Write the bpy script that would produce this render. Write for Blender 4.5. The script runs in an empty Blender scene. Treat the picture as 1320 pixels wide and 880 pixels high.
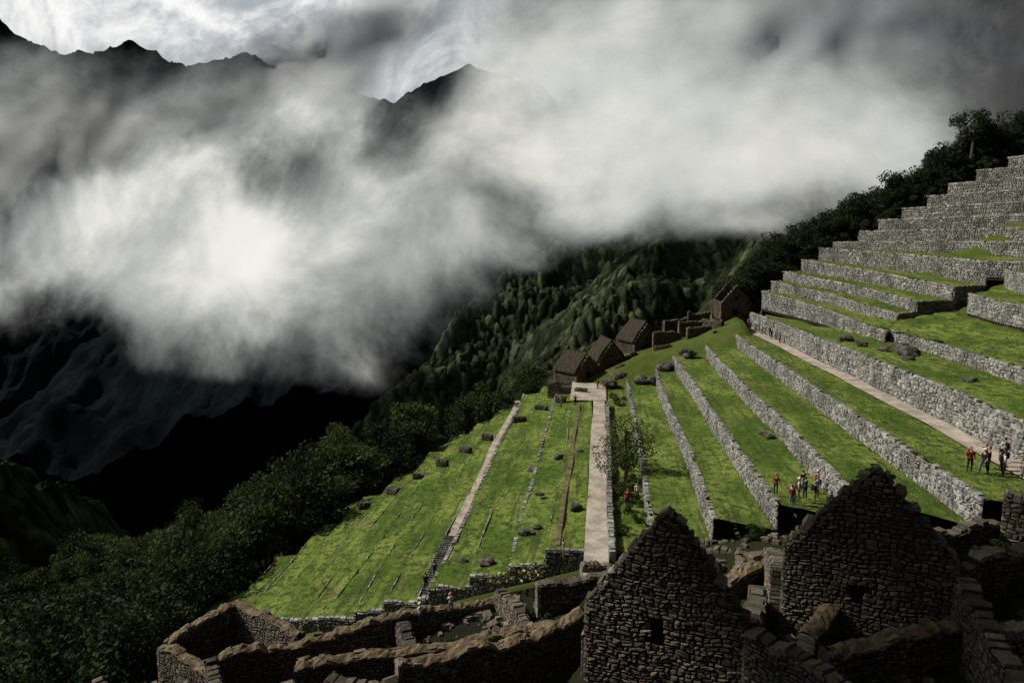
import bpy, math, random, time
import numpy as np
from mathutils import Vector, Matrix, Quaternion
T0=time.time()
random.seed(7); rng=np.random.default_rng(7)
scene=bpy.context.scene
COL=scene.collection

# ---------------------------------------------------------------- noise
def hsh(ix,iy,s=0.):
    n=np.sin(ix*127.1+iy*311.7+s*74.7)*43758.5453
    return n-np.floor(n)
def vn(x,y,s=0.):
    x=np.asarray(x,float);y=np.asarray(y,float)
    ix=np.floor(x);iy=np.floor(y);fx=x-ix;fy=y-iy
    fx=fx*fx*(3-2*fx);fy=fy*fy*(3-2*fy)
    a=hsh(ix,iy,s);b=hsh(ix+1,iy,s);c=hsh(ix,iy+1,s);d=hsh(ix+1,iy+1,s)
    return (a*(1-fx)+b*fx)*(1-fy)+(c*(1-fx)+d*fx)*fy
def fbm(x,y,o=5,s=0.,g=.5):
    t=0;a=1;tot=0
    for i in range(o):
        t=t+a*vn(x,y,s+i*3.1);tot+=a;a*=g;x=x*2.03+17.;y=y*2.03+5.
    return t/tot
def ridged(x,y,o=5,s=0.):
    t=0;a=1;tot=0
    for i in range(o):
        t=t+a*(1-np.abs(2*vn(x,y,s+i*3.1)-1));tot+=a;a*=.5;x=x*2.03+17.;y=y*2.03+5.
    return t/tot
def canopy(x,y,cell,s=0.):
    """rounded tree crowns on a jittered grid: returns height and a random value per crown"""
    ix=np.floor(x/cell);iy=np.floor(y/cell);out=np.zeros_like(x);idv=np.zeros_like(x)
    for dx in(-1,0,1):
        for dy in(-1,0,1):
            jx=ix+dx;jy=iy+dy
            cx=(jx+.15+.7*hsh(jx,jy,s+1))*cell;cy=(jy+.15+.7*hsh(jx,jy,s+2))*cell
            R=cell*(.45+.4*hsh(jx,jy,s+3));hh=.5+.7*hsh(jx,jy,s+4)
            d2=((x-cx)**2+(y-cy)**2)/R**2
            v=np.sqrt(np.clip(1-d2,0,1))*R*hh
            idv=np.where(v>out,hsh(jx,jy,s+6),idv);out=np.maximum(out,v)
    return out,idv
def sstep(a,b,x):
    t=np.clip((np.asarray(x,float)-a)/(b-a),0,1);return t*t*(3-2*t)

# ---------------------------------------------------------------- materials
def newmat(name,rough=.9):
    m=bpy.data.materials.new(name);m.use_nodes=True;nt=m.node_tree
    b=nt.nodes['Principled BSDF'];b.inputs['Roughness'].default_value=rough
    b.inputs['Specular IOR Level'].default_value=.1
    return m,nt,b
def coord(nt):
    return nt.nodes.new('ShaderNodeTexCoord').outputs['Object']
def noise(nt,co,scale,detail=4,rough=.55,stretch=None,dist=0.,out='Fac'):
    if stretch:
        mp=nt.nodes.new('ShaderNodeMapping');mp.inputs['Scale'].default_value=stretch
        nt.links.new(co,mp.inputs['Vector']);co=mp.outputs['Vector']
    n=nt.nodes.new('ShaderNodeTexNoise');n.inputs['Scale'].default_value=scale
    n.inputs['Detail'].default_value=detail;n.inputs['Roughness'].default_value=rough
    n.inputs['Distortion'].default_value=dist
    nt.links.new(co,n.inputs['Vector']);return n.outputs[out]
def rmp(nt,v,a,b,c=0.,d=1.,smooth=True):
    r=nt.nodes.new('ShaderNodeMapRange')
    if smooth:r.interpolation_type='SMOOTHSTEP'
    for i,q in enumerate((a,b,c,d)):r.inputs[i+1].default_value=q
    nt.links.new(v,r.inputs[0]);return r.outputs[0]
def mixc(nt,f,a,b,mode='MIX'):
    m=nt.nodes.new('ShaderNodeMix');m.data_type='RGBA';m.blend_type=mode
    for sock,v in((m.inputs[0],f),(m.inputs[6],a),(m.inputs[7],b)):
        if isinstance(v,(int,float)):sock.default_value=v
        elif isinstance(v,tuple):sock.default_value=(*v,1)
        else:nt.links.new(v,sock)
    return m.outputs[2]
def math_(nt,op,a,b=0.):
    m=nt.nodes.new('ShaderNodeMath');m.operation=op
    for i,v in enumerate((a,b)):
        if isinstance(v,(int,float)):m.inputs[i].default_value=v
        else:nt.links.new(v,m.inputs[i])
    return m.outputs[0]
def attr(nt,name):
    a=nt.nodes.new('ShaderNodeAttribute');a.attribute_name=name;return a.outputs['Fac']
def bump(nt,b,h,st,dist):
    n=nt.nodes.new('ShaderNodeBump');n.inputs['Strength'].default_value=st;n.inputs['Distance'].default_value=dist
    nt.links.new(h,n.inputs['Height']);nt.links.new(n.outputs[0],b.inputs['Normal']);return n

def grass_mat(name,bright=1.):
    m,nt,b=newmat(name,.95);co=coord(nt)
    k=bright
    c=mixc(nt,rmp(nt,noise(nt,co,.22,5,.6,(1,.5,1)),.40,.60),(.095*k,.165*k,.020*k),(.25*k,.32*k,.065*k))
    c=mixc(nt,rmp(nt,noise(nt,co,1.3,6,.65),.45,.65),c,(.045*k,.082*k,.014*k))
    c=mixc(nt,rmp(nt,noise(nt,co,.6,6,.7,(1,.35,1)),.56,.68,0,.75),c,(.21*k,.18*k,.08*k))
    c=mixc(nt,rmp(nt,noise(nt,co,1.6,5,.65,(1,.06,1)),.50,.64,0,.75),c,(.065*k,.078*k,.025*k))
    c=mixc(nt,rmp(nt,noise(nt,co,9,4,.7),.4,.75,0,.7),c,(.035*k,.055*k,.012*k))
    nt.links.new(c,b.inputs['Base Color'])
    bump(nt,b,noise(nt,co,5,6,.75),1.,.3)
    return m
def stone_mat(name,dark,light,warm):
    m,nt,b=newmat(name,.9);co=coord(nt)
    t=attr(nt,'tint')
    c=mixc(nt,t,dark,light)
    c=mixc(nt,rmp(nt,noise(nt,co,.8,4),.45,.65,0,.6),c,warm)
    c=mixc(nt,rmp(nt,noise(nt,co,.25,5,.6),.42,.68,0,.6),c,tuple(x*.45 for x in dark))
    c=mixc(nt,rmp(nt,noise(nt,co,6,6,.7),.35,.75,0,.7),c,tuple(x*.3 for x in dark))
    c=mixc(nt,rmp(nt,noise(nt,co,2.2,6,.7),.56,.68,0,.5),c,(.06,.075,.03))
    c=mixc(nt,rmp(nt,noise(nt,co,11,5,.7),.58,.70,0,.6),c,tuple(min(1,x*1.4) for x in light))
    nt.links.new(c,b.inputs['Base Color'])
    bump(nt,b,noise(nt,co,9,7,.75),.9,.08)
    return m
M_grass=grass_mat('grass')
M_stone=stone_mat('terrace_stone',(.16,.157,.145),(.50,.49,.46),(.26,.235,.19))
M_ruin=stone_mat('ruin_stone',(.068,.059,.046),(.27,.235,.185),(.13,.10,.068))
M_hut=stone_mat('storehouse_stone',(.07,.058,.042),(.19,.155,.115),(.12,.09,.055))
def simple(name,c1,c2,sc,bs=.5,bd=.05,rough=.95,stretch=None):
    m,nt,b=newmat(name,rough);co=coord(nt)
    c=mixc(nt,rmp(nt,noise(nt,co,sc,6,.65,stretch),.35,.65),c1,c2)
    c=mixc(nt,rmp(nt,noise(nt,co,sc*7,4,.6,stretch),.45,.8,0,.6),c,tuple(x*.5 for x in c1))
    nt.links.new(c,b.inputs['Base Color']);bump(nt,b,noise(nt,co,sc*5,6,.7,stretch),bs,bd);return m
M_mortar=simple('mortar_earth',(.015,.013,.010),(.03,.026,.02),2)
M_path=simple('path_dirt',(.26,.22,.18),(.44,.385,.32),.6,.6,.05)
M_earth=simple('wall_cap_earth',(.085,.063,.036),(.20,.155,.095),1.5,.9,.1)
M_thatch=simple('thatch',(.025,.021,.015),(.06,.048,.034),3,.9,.1,stretch=(1,1,.2))
M_bark=simple('bark',(.07,.055,.04),(.12,.10,.08),4)
M_rock=simple('boulder_rock',(.04,.038,.033),(.14,.13,.115),1.2,.9,.15)
def leaf_mat(name,a,b_,tr=.3):
    m=bpy.data.materials.new(name);m.use_nodes=True;nt=m.node_tree
    b=nt.nodes['Principled BSDF'];b.inputs['Roughness'].default_value=.75;b.inputs['Specular IOR Level'].default_value=.15
    oi=nt.nodes.new('ShaderNodeObjectInfo')
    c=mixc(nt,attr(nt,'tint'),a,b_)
    c=mixc(nt,math_(nt,'MULTIPLY',oi.outputs['Random'],.55),c,tuple(x*.5 for x in a))
    nt.links.new(c,b.inputs['Base Color'])
    t=nt.nodes.new('ShaderNodeBsdfTranslucent');nt.links.new(c,t.inputs['Color'])
    mx=nt.nodes.new('ShaderNodeMixShader');mx.inputs[0].default_value=tr
    nt.links.new(b.outputs[0],mx.inputs[1]);nt.links.new(t.outputs[0],mx.inputs[2])
    nt.links.new(mx.outputs[0],nt.nodes['Material Output'].inputs['Surface']);return m
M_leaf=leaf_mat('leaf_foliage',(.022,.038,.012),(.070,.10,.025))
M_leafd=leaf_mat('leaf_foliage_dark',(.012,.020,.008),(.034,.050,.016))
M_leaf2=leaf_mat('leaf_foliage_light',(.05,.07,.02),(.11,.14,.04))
M_blade=leaf_mat('grass_blade',(.055,.100,.014),(.36,.42,.09),.35)
def terrain_mat():
    m,nt,b=newmat('hillside_ground',.95);co=coord(nt)
    g=mixc(nt,rmp(nt,noise(nt,co,.5,6,.65),.4,.65),(.06,.10,.012),(.10,.12,.025))
    g=mixc(nt,rmp(nt,noise(nt,co,2,6,.7),.5,.7),g,(.09,.07,.04))
    f=mixc(nt,noise(nt,co,.5,6,.7),(.006,.009,.005),(.022,.025,.012))
    c=mixc(nt,attr(nt,'tint'),f,g);nt.links.new(c,b.inputs['Base Color'])
    bump(nt,b,noise(nt,co,2,7,.75),.9,.4);return m
M_ground=terrain_mat()
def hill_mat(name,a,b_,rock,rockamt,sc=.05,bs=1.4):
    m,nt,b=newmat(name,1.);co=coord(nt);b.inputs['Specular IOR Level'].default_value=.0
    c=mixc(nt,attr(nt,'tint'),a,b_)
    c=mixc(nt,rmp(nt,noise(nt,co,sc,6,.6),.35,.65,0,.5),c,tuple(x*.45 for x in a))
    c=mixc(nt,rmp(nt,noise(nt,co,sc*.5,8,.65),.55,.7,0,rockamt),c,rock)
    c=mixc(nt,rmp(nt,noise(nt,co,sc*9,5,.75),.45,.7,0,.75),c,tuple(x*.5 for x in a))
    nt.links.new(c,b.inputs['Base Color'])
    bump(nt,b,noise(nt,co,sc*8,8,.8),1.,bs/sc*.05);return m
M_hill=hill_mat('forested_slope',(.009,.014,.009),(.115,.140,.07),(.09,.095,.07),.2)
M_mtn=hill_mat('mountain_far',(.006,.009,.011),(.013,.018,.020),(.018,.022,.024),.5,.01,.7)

# ---------------------------------------------------------------- mesh helpers
def mk(name,V,F,mats,tint=None,smooth=False,parent=None,mi=None):
    me=bpy.data.meshes.new(name);me.from_pydata(V if isinstance(V,list) else V.tolist(),[],F if isinstance(F,list) else F.tolist())
    for m in (mats if isinstance(mats,(list,tuple)) else [mats]):me.materials.append(m)
    if mi is not None:me.polygons.foreach_set('material_index',np.asarray(mi,dtype=np.int32))
    if tint is not None:
        a=me.attributes.new('tint','FLOAT','POINT');a.data.foreach_set('value',np.asarray(tint,dtype=np.float32))
    if smooth:me.polygons.foreach_set('use_smooth',np.ones(len(me.polygons),dtype=bool))
    me.update()
    o=bpy.data.objects.new(name,me);COL.objects.link(o)
    if parent:o.parent=parent
    return o
def gridfaces(nu,nv):
    i=np.arange(nu-1)[:,None]*nv+np.arange(nv-1)[None,:]
    i=i.ravel();return np.stack([i,i+nv,i+nv+1,i+1],1)
def gridmesh(name,X,Y,Z,mat,tint=None,smooth=True,parent=None):
    V=np.stack([X.ravel(),Y.ravel(),Z.ravel()],1)
    o=mk(name,V,gridfaces(*X.shape),mat,None if tint is None else tint.ravel(),smooth,parent);return o
def empty(name,loc=(0,0,0)):
    e=bpy.data.objects.new(name,None);COL.objects.link(e);e.location=loc;return e

class Buf:
    def __init__(s):s.V=[];s.F=[];s.T=[];s.M=[]
    def add(s,vs,fs,t=.5,m=0):
        o=len(s.V);s.V+=vs;s.T+=[t]*len(vs) if not isinstance(t,list) else t
        s.F+=[tuple(i+o for i in f) for f in fs];s.M+=[m]*len(fs)
    def make(s,name,mats,smooth=False,parent=None):
        return mk(name,s.V,s.F,mats,s.T,smooth,parent,s.M)

class Path:
    def __init__(s,pts):
        s.p=np.array(pts,float);d=np.diff(s.p[:,:2],axis=0);s.s=np.concatenate([[0],np.cumsum(np.hypot(d[:,0],d[:,1]))]);s.L=s.s[-1]
    def at(s,u):
        return float(np.interp(u,s.s,s.p[:,0])),float(np.interp(u,s.s,s.p[:,1]))
    def frame(s,u):
        a=s.at(max(0,u-.3));b=s.at(min(s.L,u+.3));dx=b[0]-a[0];dy=b[1]-a[1];l=math.hypot(dx,dy) or 1
        return dx/l,dy/l
R=random.random
def stoneface(buf,path,zb,zt,sw,sh,dep,side=1,off=0.,near=False,hole=None,warp=.1):
    """side=+1: outward normal is to the left of travel"""
    L=path.L;H=max(zt(u)-zb(u) for u in np.linspace(0,L,40))
    ph=[R()*6 for _ in range(4)]
    def W(u,v):return warp*(math.sin(u*1.7+v*1.1+ph[0])+.7*math.sin(u*3.9-v*2.3+ph[1]))*min(1,v*2)*.6
    v=0.
    while v<H:
        h=sh*(.6+.8*R());u=-sw*R()*.6
        while u<L:
            w=sw*(.4+1.2*R()*R()+.35*R());u0=max(u,0);u1=min(u+w,L);u+=w
            if u1-u0<.08:continue
            um=(u0+u1)/2;top=zt(um)-zb(um);v1=min(v+h,top+.04*R())
            if v1-v<.07:continue
            if hole and hole(um,v+h/2):continue
            parts=[(v,v1)]
            if v1-v>.24 and R()<.28:
                q=v+(v1-v)*(.35+.3*R());parts=[(v,q),(q,v1)]
            for (va,vb_) in parts:
                g=.012+.016*R();j=.05 if not near else .035
                dd=dep*(.4+.9*R());t=R()
                lo=(u0+g,u1-g);hi=(va+g,vb_-g)
                dx,dy=path.frame(um);nx,ny=-dy*side,dx*side
                if near:
                    cs=(0,.13,.5,.87,1);es=(0,.78,1,.78,0);vs=[]
                    ja=[(R()-.5)*j*2 for _ in range(8)]
                    for a,ea in zip(cs,es):
                        for b,eb in zip(cs,es):
                            uu=lo[0]+(lo[1]-lo[0])*a+ (ja[0]*(1-a)+ja[1]*a)*(1-b)+(ja[2]*(1-a)+ja[3]*a)*b
                            vv=hi[0]+(hi[1]-hi[0])*b+ (ja[4]*(1-b)+ja[5]*b)*(1-a)+(ja[6]*(1-b)+ja[7]*b)*a
                            e=off-.02+dd*min(ea,eb)*(.75+.5*R())*( .88 if (ea<1 and eb<1 and ea>0 and eb>0) else 1)
                            x,y=path.at(min(max(uu,0),L));vs.append((x+nx*e,y+ny*e,zb(uu)+vv+W(uu,vv)))
                    fs=[(a*5+b,(a+1)*5+b,(a+1)*5+b+1,a*5+b+1) for a in range(4) for b in range(4)]
                    if side>0:fs=[f[::-1] for f in fs]
                    buf.add(vs,fs,t)
                else:
                    vs=[]
                    for e,k in((-.02,0),(dd,.16)):
                        for a,b in((0,0),(1,0),(1,1),(0,1)):
                            aa=a+(k if a==0 else -k);bb=b+(k if b==0 else -k)
                            uu=lo[0]+(lo[1]-lo[0])*aa+(R()-.5)*j;vv=hi[0]+(hi[1]-hi[0])*bb+(R()-.5)*j
                            x,y=path.at(min(max(uu,0),L));vs.append((x+nx*(off+e),y+ny*(off+e),zb(uu)+vv+W(uu,vv)))
                    fs=[(4,5,6,7),(0,1,5,4),(1,2,6,5),(2,3,7,6),(3,0,4,7)]
                    if side>0:fs=[f[::-1] for f in fs]
                    buf.add(vs,fs,t)
        v+=h
def boxstone(buf,c,ax,ay,az,dims,t=None,m=0):
    vs=[]
    for k in(-1,1):
        for a,b in((-1,-1),(1,-1),(1,1),(-1,1)):
            q=.82 if k>0 else 1.
            p=Vector(c)+ax*(a*dims[0]/2*q*(1+.2*(R()-.5)))+ay*(b*dims[1]/2*q*(1+.2*(R()-.5)))+az*(k*dims[2]/2*(1+.35*(R()-.5)))
            vs.append(tuple(p))
    buf.add(vs,[(3,2,1,0),(4,5,6,7),(0,1,5,4),(1,2,6,5),(2,3,7,6),(3,0,4,7)],R() if t is None else t,m)
def topstones(buf,path,zt,width,off,sp=.5,hgt=.16,m=0,prob=1.):
    u=0
    while u<path.L:
        w=sp*(.5+1.*R());um=min(u+w/2,path.L);x,y=path.at(um);dx,dy=path.frame(um)
        z0=zt(max(um-.1,0));z1=zt(min(um+.1,path.L));
        if R()<prob:
            ax=Vector((dx,dy,(z1-z0)/.2 if um>.1 else 0)).normalized();ay=Vector((-dy,dx,0));az=ax.cross(ay)
            boxstone(buf,(x+ay.x*off,y+ay.y*off,zt(um)+hgt*.3*(R()-.2)),ax,ay,az,(w*.97,width*(.75+.45*R()),hgt*(.6+1.1*R())),None,m)
        u+=w
def ribbon(buf,path,zb,zt,off,n,m=1):
    vs=[];
    for i in range(n+1):
        u=path.L*i/n;x,y=path.at(u);dx,dy=path.frame(u)
        vs+=[(x-dy*off,y+dx*off,zb(u)-.4),(x-dy*off,y+dx*off,zt(u))]
    buf.add(vs,[(2*i,2*i+2,2*i+3,2*i+1) for i in range(n)],.3,m)
def retaining(name,pts,zb,zt,side,sw=.5,sh=.33,dep=.12,near=False,mat=None,top=True):
    p=Path(pts);b=Buf()
    fb=zb if callable(zb) else (lambda u:float(np.interp(u/p.L,[0,1],zb)))
    ft=zt if callable(zt) else (lambda u:float(np.interp(u/p.L,[0,1],zt)))
    stoneface(b,p,fb,ft,sw,sh,dep,side,0,near)
    ribbon(b,p,fb,ft,-.01*side,max(2,int(p.L/2)))
    if top:topstones(b,p,ft,.42,-.12*side,.5,.18,prob=.8)
    return b.make(name,[mat or M_stone,M_mortar])
def freewall(name,pts,zb,zt,th=.7,sw=.45,sh=.24,near=True,hole=None,cap='stone',mat=None,parent=None,holebox=None):
    p=Path(pts);b=Buf()
    fb=zb if callable(zb) else (lambda u:zb)
    ft=zt if callable(zt) else (lambda u:zt)
    for s in(1,-1):stoneface(b,p,fb,ft,sw,sh,.07,s,th/2,near,hole if (s<0 or not near) else None)
    n=max(2,int(p.L/.25)) if (callable(zt) or hole) else max(2,int(p.L))
    vs=[];us=np.linspace(0,p.L,n+1)
    if holebox is None:
        for u in us:
            x,y=p.at(u);dx,dy=p.frame(u);k=th/2-.005
            vs+=[(x-dy*k,y+dx*k,fb(u)-.5),(x-dy*k,y+dx*k,ft(u)-.03),(x+dy*k,y-dx*k,ft(u)-.03),(x+dy*k,y-dx*k,fb(u)-.5)]
        fs=[]
        for i in range(n):
            o=4*i
            fs+=[(o,o+4,o+5,o+1),(o+1,o+5,o+6,o+2),(o+2,o+6,o+7,o+3)]
        fs+=[(0,1,2,3),(4*n+3,4*n+2,4*n+1,4*n)];b.add(vs,fs,.3,1)
    else:
        ua,ub,va,vb=holebox
        def seg(u0,u1,v0,v1,kf=None):
            k=th/2-.005;m_=max(1,int((u1-u0)/.3));vv=[];kk=k if kf is None else kf
            for i in range(m_+1):
                u=u0+(u1-u0)*i/m_;x,y=p.at(u);dx,dy=p.frame(u);lo=fb(u)+v0;hi=(ft(u)-.03 if v1 is None else fb(u)+v1)
                vv+=[(x-dy*k,y+dx*k,lo),(x-dy*k,y+dx*k,hi),(x+dy*kk,y-dx*kk,hi),(x+dy*kk,y-dx*kk,lo)]
            ff=[]
            for i in range(m_):
                o=4*i;ff+=[(o,o+4,o+5,o+1),(o+1,o+5,o+6,o+2),(o+2,o+6,o+7,o+3),(o+3,o+7,o+4,o)]
            ff+=[(0,1,2,3),(4*m_+3,4*m_+2,4*m_+1,4*m_)];b.add(vv,ff,.3,1)
        seg(0,ua,-.5,None);seg(ub,p.L,-.5,None);seg(ua,ub,-.5,va);seg(ua,ub,vb,None)
        if near:seg(ua,ub,va,vb,-.2)  # dark panel closes the niche back, standing in for its shade
    for ue,sg in((0,-1),(p.L,1)):
        x,y=p.at(ue);dx,dy=p.frame(ue);z=fb(ue)
        while z<ft(ue)-.1:
            hh=sh*(.8+.5*R());boxstone(b,(x,y,z+hh/2),Vector((dx,dy,0)),Vector((-dy,dx,0)),Vector((0,0,1)),(.26,th*1.04,hh*.93));z+=hh
    if cap=='stone':topstones(b,p,ft,th*1.02,0,.45,.22)
    else:
        vs=[];prof=[(-1,-.06),(-.95,.08),(-.5,.2),(0,.26),(.5,.2),(.95,.08),(1,-.06)];m_=max(4,int(p.L/.25))
        for i in range(m_+1):
            u=p.L*i/m_;x,y=p.at(u);dx,dy=p.frame(u);gg=.6+.8*float(vn(u*1.1,3.3))
            for a,h in prof:
                k=a*(th/2+.06)*(1+.22*(R()-.5));vs.append((x-dy*k,y+dx*k,ft(u)+h*gg*(.6+.7*R())))
        fs=[(i*7+j,i*7+j+1,(i+1)*7+j+1,(i+1)*7+j) for i in range(m_) for j in range(6)];b.add(vs,fs,.5,2)
        topstones(b,p,lambda u:ft(u)+.05,.3,th*.33,.6,.2,prob=.5);topstones(b,p,lambda u:ft(u)+.05,.3,-th*.33,.6,.2,prob=.5)
    return b.make(name,[mat or M_ruin,M_mortar,M_earth],False,parent)

# ---------------------------------------------------------------- terrain
PX,PZ=zip(*[(-900,-420),(-420,-420),(-300,-330),(-170,-125),(-115,-70),(-85,-58),(-60,-50),(-45,-42.5),(-38,-39),(-14,-30.6),(0,-26),(5,-25),(9.4,-24.2),(13.5,-22.3),(18,-20.2),(23.5,-18.2),(30,-16.4),(37,-13.6),(47,-11.6),(54,-9),(60,-6),(75,5),(110,25),(300,110)])
FX,FZ=zip(*[(-900,-420),(-420,-420),(-300,-330),(-170,-125),(-115,-70),(-60,-50),(-45,-42),(-34,-34.5),(-23,-30.5),(-14,-28.5),(-5,-26.8),(-1,-25),(3,-21.5),(10,-19.8),(18,-19),(26,-18),(32,-16.8),(45,-14),(80,-5),(300,60)])
BX,BZ=zip(*[(-900,-420),(-300,-330),(-100,-90),(-30,-37),(-12,-29.2),(-5,-25),(0,-23.4),(6.6,-20.3),(13,-18.4),(18,-16.8),(25,-13.3),(26.6,-15.8),(31,-16),(34,-13.5),(42,-10),(50,-7),(57,-3.5),(62,-.5),(69,5),(75,9),(110,25),(300,110)])
DX,DY=zip(*[(-900,105),(-110,105),(-67,100),(-43,110),(-23,117),(-11,136),(0,139),(30,148),(50,156),(70,148),(110,165),(300,200)])
def gh(X,Y):
    X=np.asarray(X,float);Y=np.asarray(Y,float)
    m=np.interp(X,PX,PZ);f=np.interp(X,FX,FZ);b=np.interp(X,BX,BZ)
    w=sstep(45,52,Y);h=f*(1-w)+m*w;w=sstep(116,124,Y);h=h*(1-w)+b*w
    yd=np.interp(X,DX,DY);h=h-.85*np.clip(Y-yd,0,None)
    h=h+(fbm(X*.12,Y*.12,4)-.5)*.8+ (fbm(X*.02,Y*.02,4,5)-.5)*30*sstep(60,200,np.abs(X)+np.clip(Y-150,0,None))
    cone=-1.8-1.05*np.hypot(X,Y);h=np.maximum(h,cone)
    return np.maximum(h,-420)
gx=np.concatenate([np.arange(-700,-120,8),np.arange(-120,90,1.25),np.arange(90,400,8)])
gy=np.concatenate([np.arange(-300,-10,8),np.arange(-10,160,1.25),np.arange(160,420,6)])
X,Y=np.meshgrid(gx,gy,indexing='ij');Z=gh(X,Y)
tint=sstep(-44,-36,X)*(1-sstep(150,160,Y))*sstep(50,54,Y)*.9+sstep(-5,5,X)*(1-sstep(50,54,Y))*.12
gridmesh('ground',X,Y,Z,M_ground,tint)
vx=np.linspace(-6000,6000,40);X,Y=np.meshgrid(vx,np.linspace(-3000,9000,40),indexing='ij')
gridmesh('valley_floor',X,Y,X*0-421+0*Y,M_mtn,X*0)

def crestY(X):return (2200+.1288*X)/.9917
CX,CZ=zip(*[(-4000,900),(-2394,790),(-1903,718),(-1756,626),(-1634,569),(-1520,590),(-1437,597),(-1339,552),(-1265,538),(-1167,552),(-1093,578),(-995,525),(-823,478),(-627,408),(-431,360),(-185,250),(200,200),(700,150),(2500,100)])
def h1(X,Y):
    cy=crestY(X);d=cy-Y
    c=np.interp(X,CX,CZ)+(ridged(X*.010,Y*.010,5,2)-.55)*70
    s=np.where(d>0,.72*d,-.8*d)
    k=sstep(0,300,np.abs(d))
    h=c-s+k*(ridged(X*.0032+.2*fbm(X*.004,Y*.004),Y*.0012,6,9)-.5)*260+k*(ridged(X*.013,Y*.009,5,19)-.5)*60
    return np.maximum(h,-420)
X,Y=np.meshgrid(np.linspace(-3000,1200,520),np.linspace(500,2600,320),indexing='ij')
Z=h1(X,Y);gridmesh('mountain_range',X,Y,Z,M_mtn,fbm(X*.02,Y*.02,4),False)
def h2(X,Y):
    dx=X+265;dy=Y-1380;r=np.hypot(dx*.8,dy)
    h=352-.95*r+ (ridged(X*.006,Y*.006,6,4)-.5)*150*sstep(0,120,r)
    h3=300-.5*np.abs(dx-200)-1.2*np.abs(dy-150)+(ridged(X*.008,Y*.008,5,6)-.5)*90
    return np.maximum(np.maximum(h,h3),-425)
X,Y=np.meshgrid(np.linspace(-1100,900,300),np.linspace(800,2000,200),indexing='ij')
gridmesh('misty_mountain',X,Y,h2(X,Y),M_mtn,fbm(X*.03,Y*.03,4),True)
def h3raw(X,Y):
    rx=X-12;ry=Y-758;t=-.588*rx-.809*ry;n=.809*rx-.588*ry
    n=n+(fbm(X*.006,Y*.006,3,1)-.5)*70
    base=72-np.where(t>0,.62*t,.18*t)-.07*n
    base=base-np.where(n<0,1.05*-n,0)
    ph=n/118.;tri=np.abs(ph-np.round(ph))*2
    base=base-np.where(n>-59,40*tri**1.2,40)*(.7+.6*fbm(t*.008,n*.003,3,8))
    ph2=(n+.6*t)/46.;base=base-8*np.abs(ph2-np.round(ph2))*2
    base=base+(fbm(X*.012,Y*.012,6,3)-.5)*40
    return base
def h3(X,Y):return np.maximum(h3raw(X,Y),-425)
X,Y=np.meshgrid(np.arange(-400,560,1.3),np.arange(280,960,1.5),indexing='ij')
wx=X+fbm(X*.15,Y*.15,2)*5;wy=Y+fbm(X*.15,Y*.15,2,9)*5
c1_,i1=canopy(wx,wy,6.0,1);c3_,i3=canopy(wx,wy,3.8,7)
c_=np.maximum(c1_,c3_);idv=np.where(c1_>c3_,i1,i3);msk=sstep(.34,.46,fbm(X*.02,Y*.02,4,12))
Z=h3(X,Y)+c_*1.7*(.4+.6*msk)
tn=np.clip((c_/3.0)**2*(.12+.85*idv**2)*(.6+.4*msk)+.35*(fbm(X*.03,Y*.03,4,14)-.45)+.05,0,1)  # crown shading put into the tint (gaps darker), plus random crown tone
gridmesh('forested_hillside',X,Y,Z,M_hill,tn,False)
X,Y=np.meshgrid(np.arange(-560,-230,2.),np.arange(180,420,2.2),indexing='ij')
Z=-64-1.2*np.hypot(X+388,(Y-300)*.9)+(ridged(X*.02,Y*.02,5)-.5)*40
cn,idn=canopy(X,Y,6.,3);gridmesh('rocky_spur',X,Y,np.maximum(Z+cn,-422),M_hill,np.clip(cn/5*idn,0,1),False)  # tint also carries crown shading: darker between the crowns

# ---------------------------------------------------------------- terraces
TUFT=[]
def tread(name,pa,za,pb,zb,mat=M_grass,dens=3.2,lip=.15,amp=.10):
    A=Path(pa);B=Path(pb);nu=max(3,int(max(A.L,B.L)/.9));wid=math.hypot(A.p[0][0]-B.p[0][0],A.p[0][1]-B.p[0][1]);wid2=math.hypot(A.p[-1][0]-B.p[-1][0],A.p[-1][1]-B.p[-1][1])
    nv=max(4,int(max(wid,wid2)/.8)+1)
    a=np.array([A.at(A.L*i/(nu-1)) for i in range(nu)]);b=np.array([B.at(B.L*i/(nu-1)) for i in range(nu)])
    s=np.linspace(0,1,nv)[None,:];tt=np.linspace(0,1,nu)[:,None]
    ZA=np.interp(tt,[0,1],za);ZB=np.interp(tt,[0,1],zb)
    X=a[:,0:1]*(1-s)+b[:,0:1]*s;Y=a[:,1:2]*(1-s)+b[:,1:2]*s
    Z=ZA*(1-s)+ZB*s+(fbm(X*.35,Y*.35,4,2)-.5)*amp*2.4+(fbm(X*.08,Y*.08,2,7)-.5)*.25
    gridmesh(name,X,Y,Z,mat,X*0+.5)
    n=int((wid+wid2)/2*(A.L+B.L)/2*dens)
    if n>0:
        fi=rng.random(n)*(nu-1);fj=rng.random(n)*(nv-1)
        e=rng.random(n)<.16;fj[e]=np.where(rng.random(e.sum())<.5,-.25+rng.random(e.sum())*.5,nv-1-rng.random(e.sum())*.3)
        i=np.clip(fi.astype(int),0,nu-2);j=np.clip(fj.astype(int),0,nv-2);u=fi-i;v=fj-j
        def bl(Q):return (Q[i,j]*(1-u)*(1-v)+Q[i+1,j]*u*(1-v)+Q[i,j+1]*(1-u)*v+Q[i+1,j+1]*u*v)
        TUFT.append(np.stack([bl(X),bl(Y),bl(Z),np.where(e,1.8,1.)],1))
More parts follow.
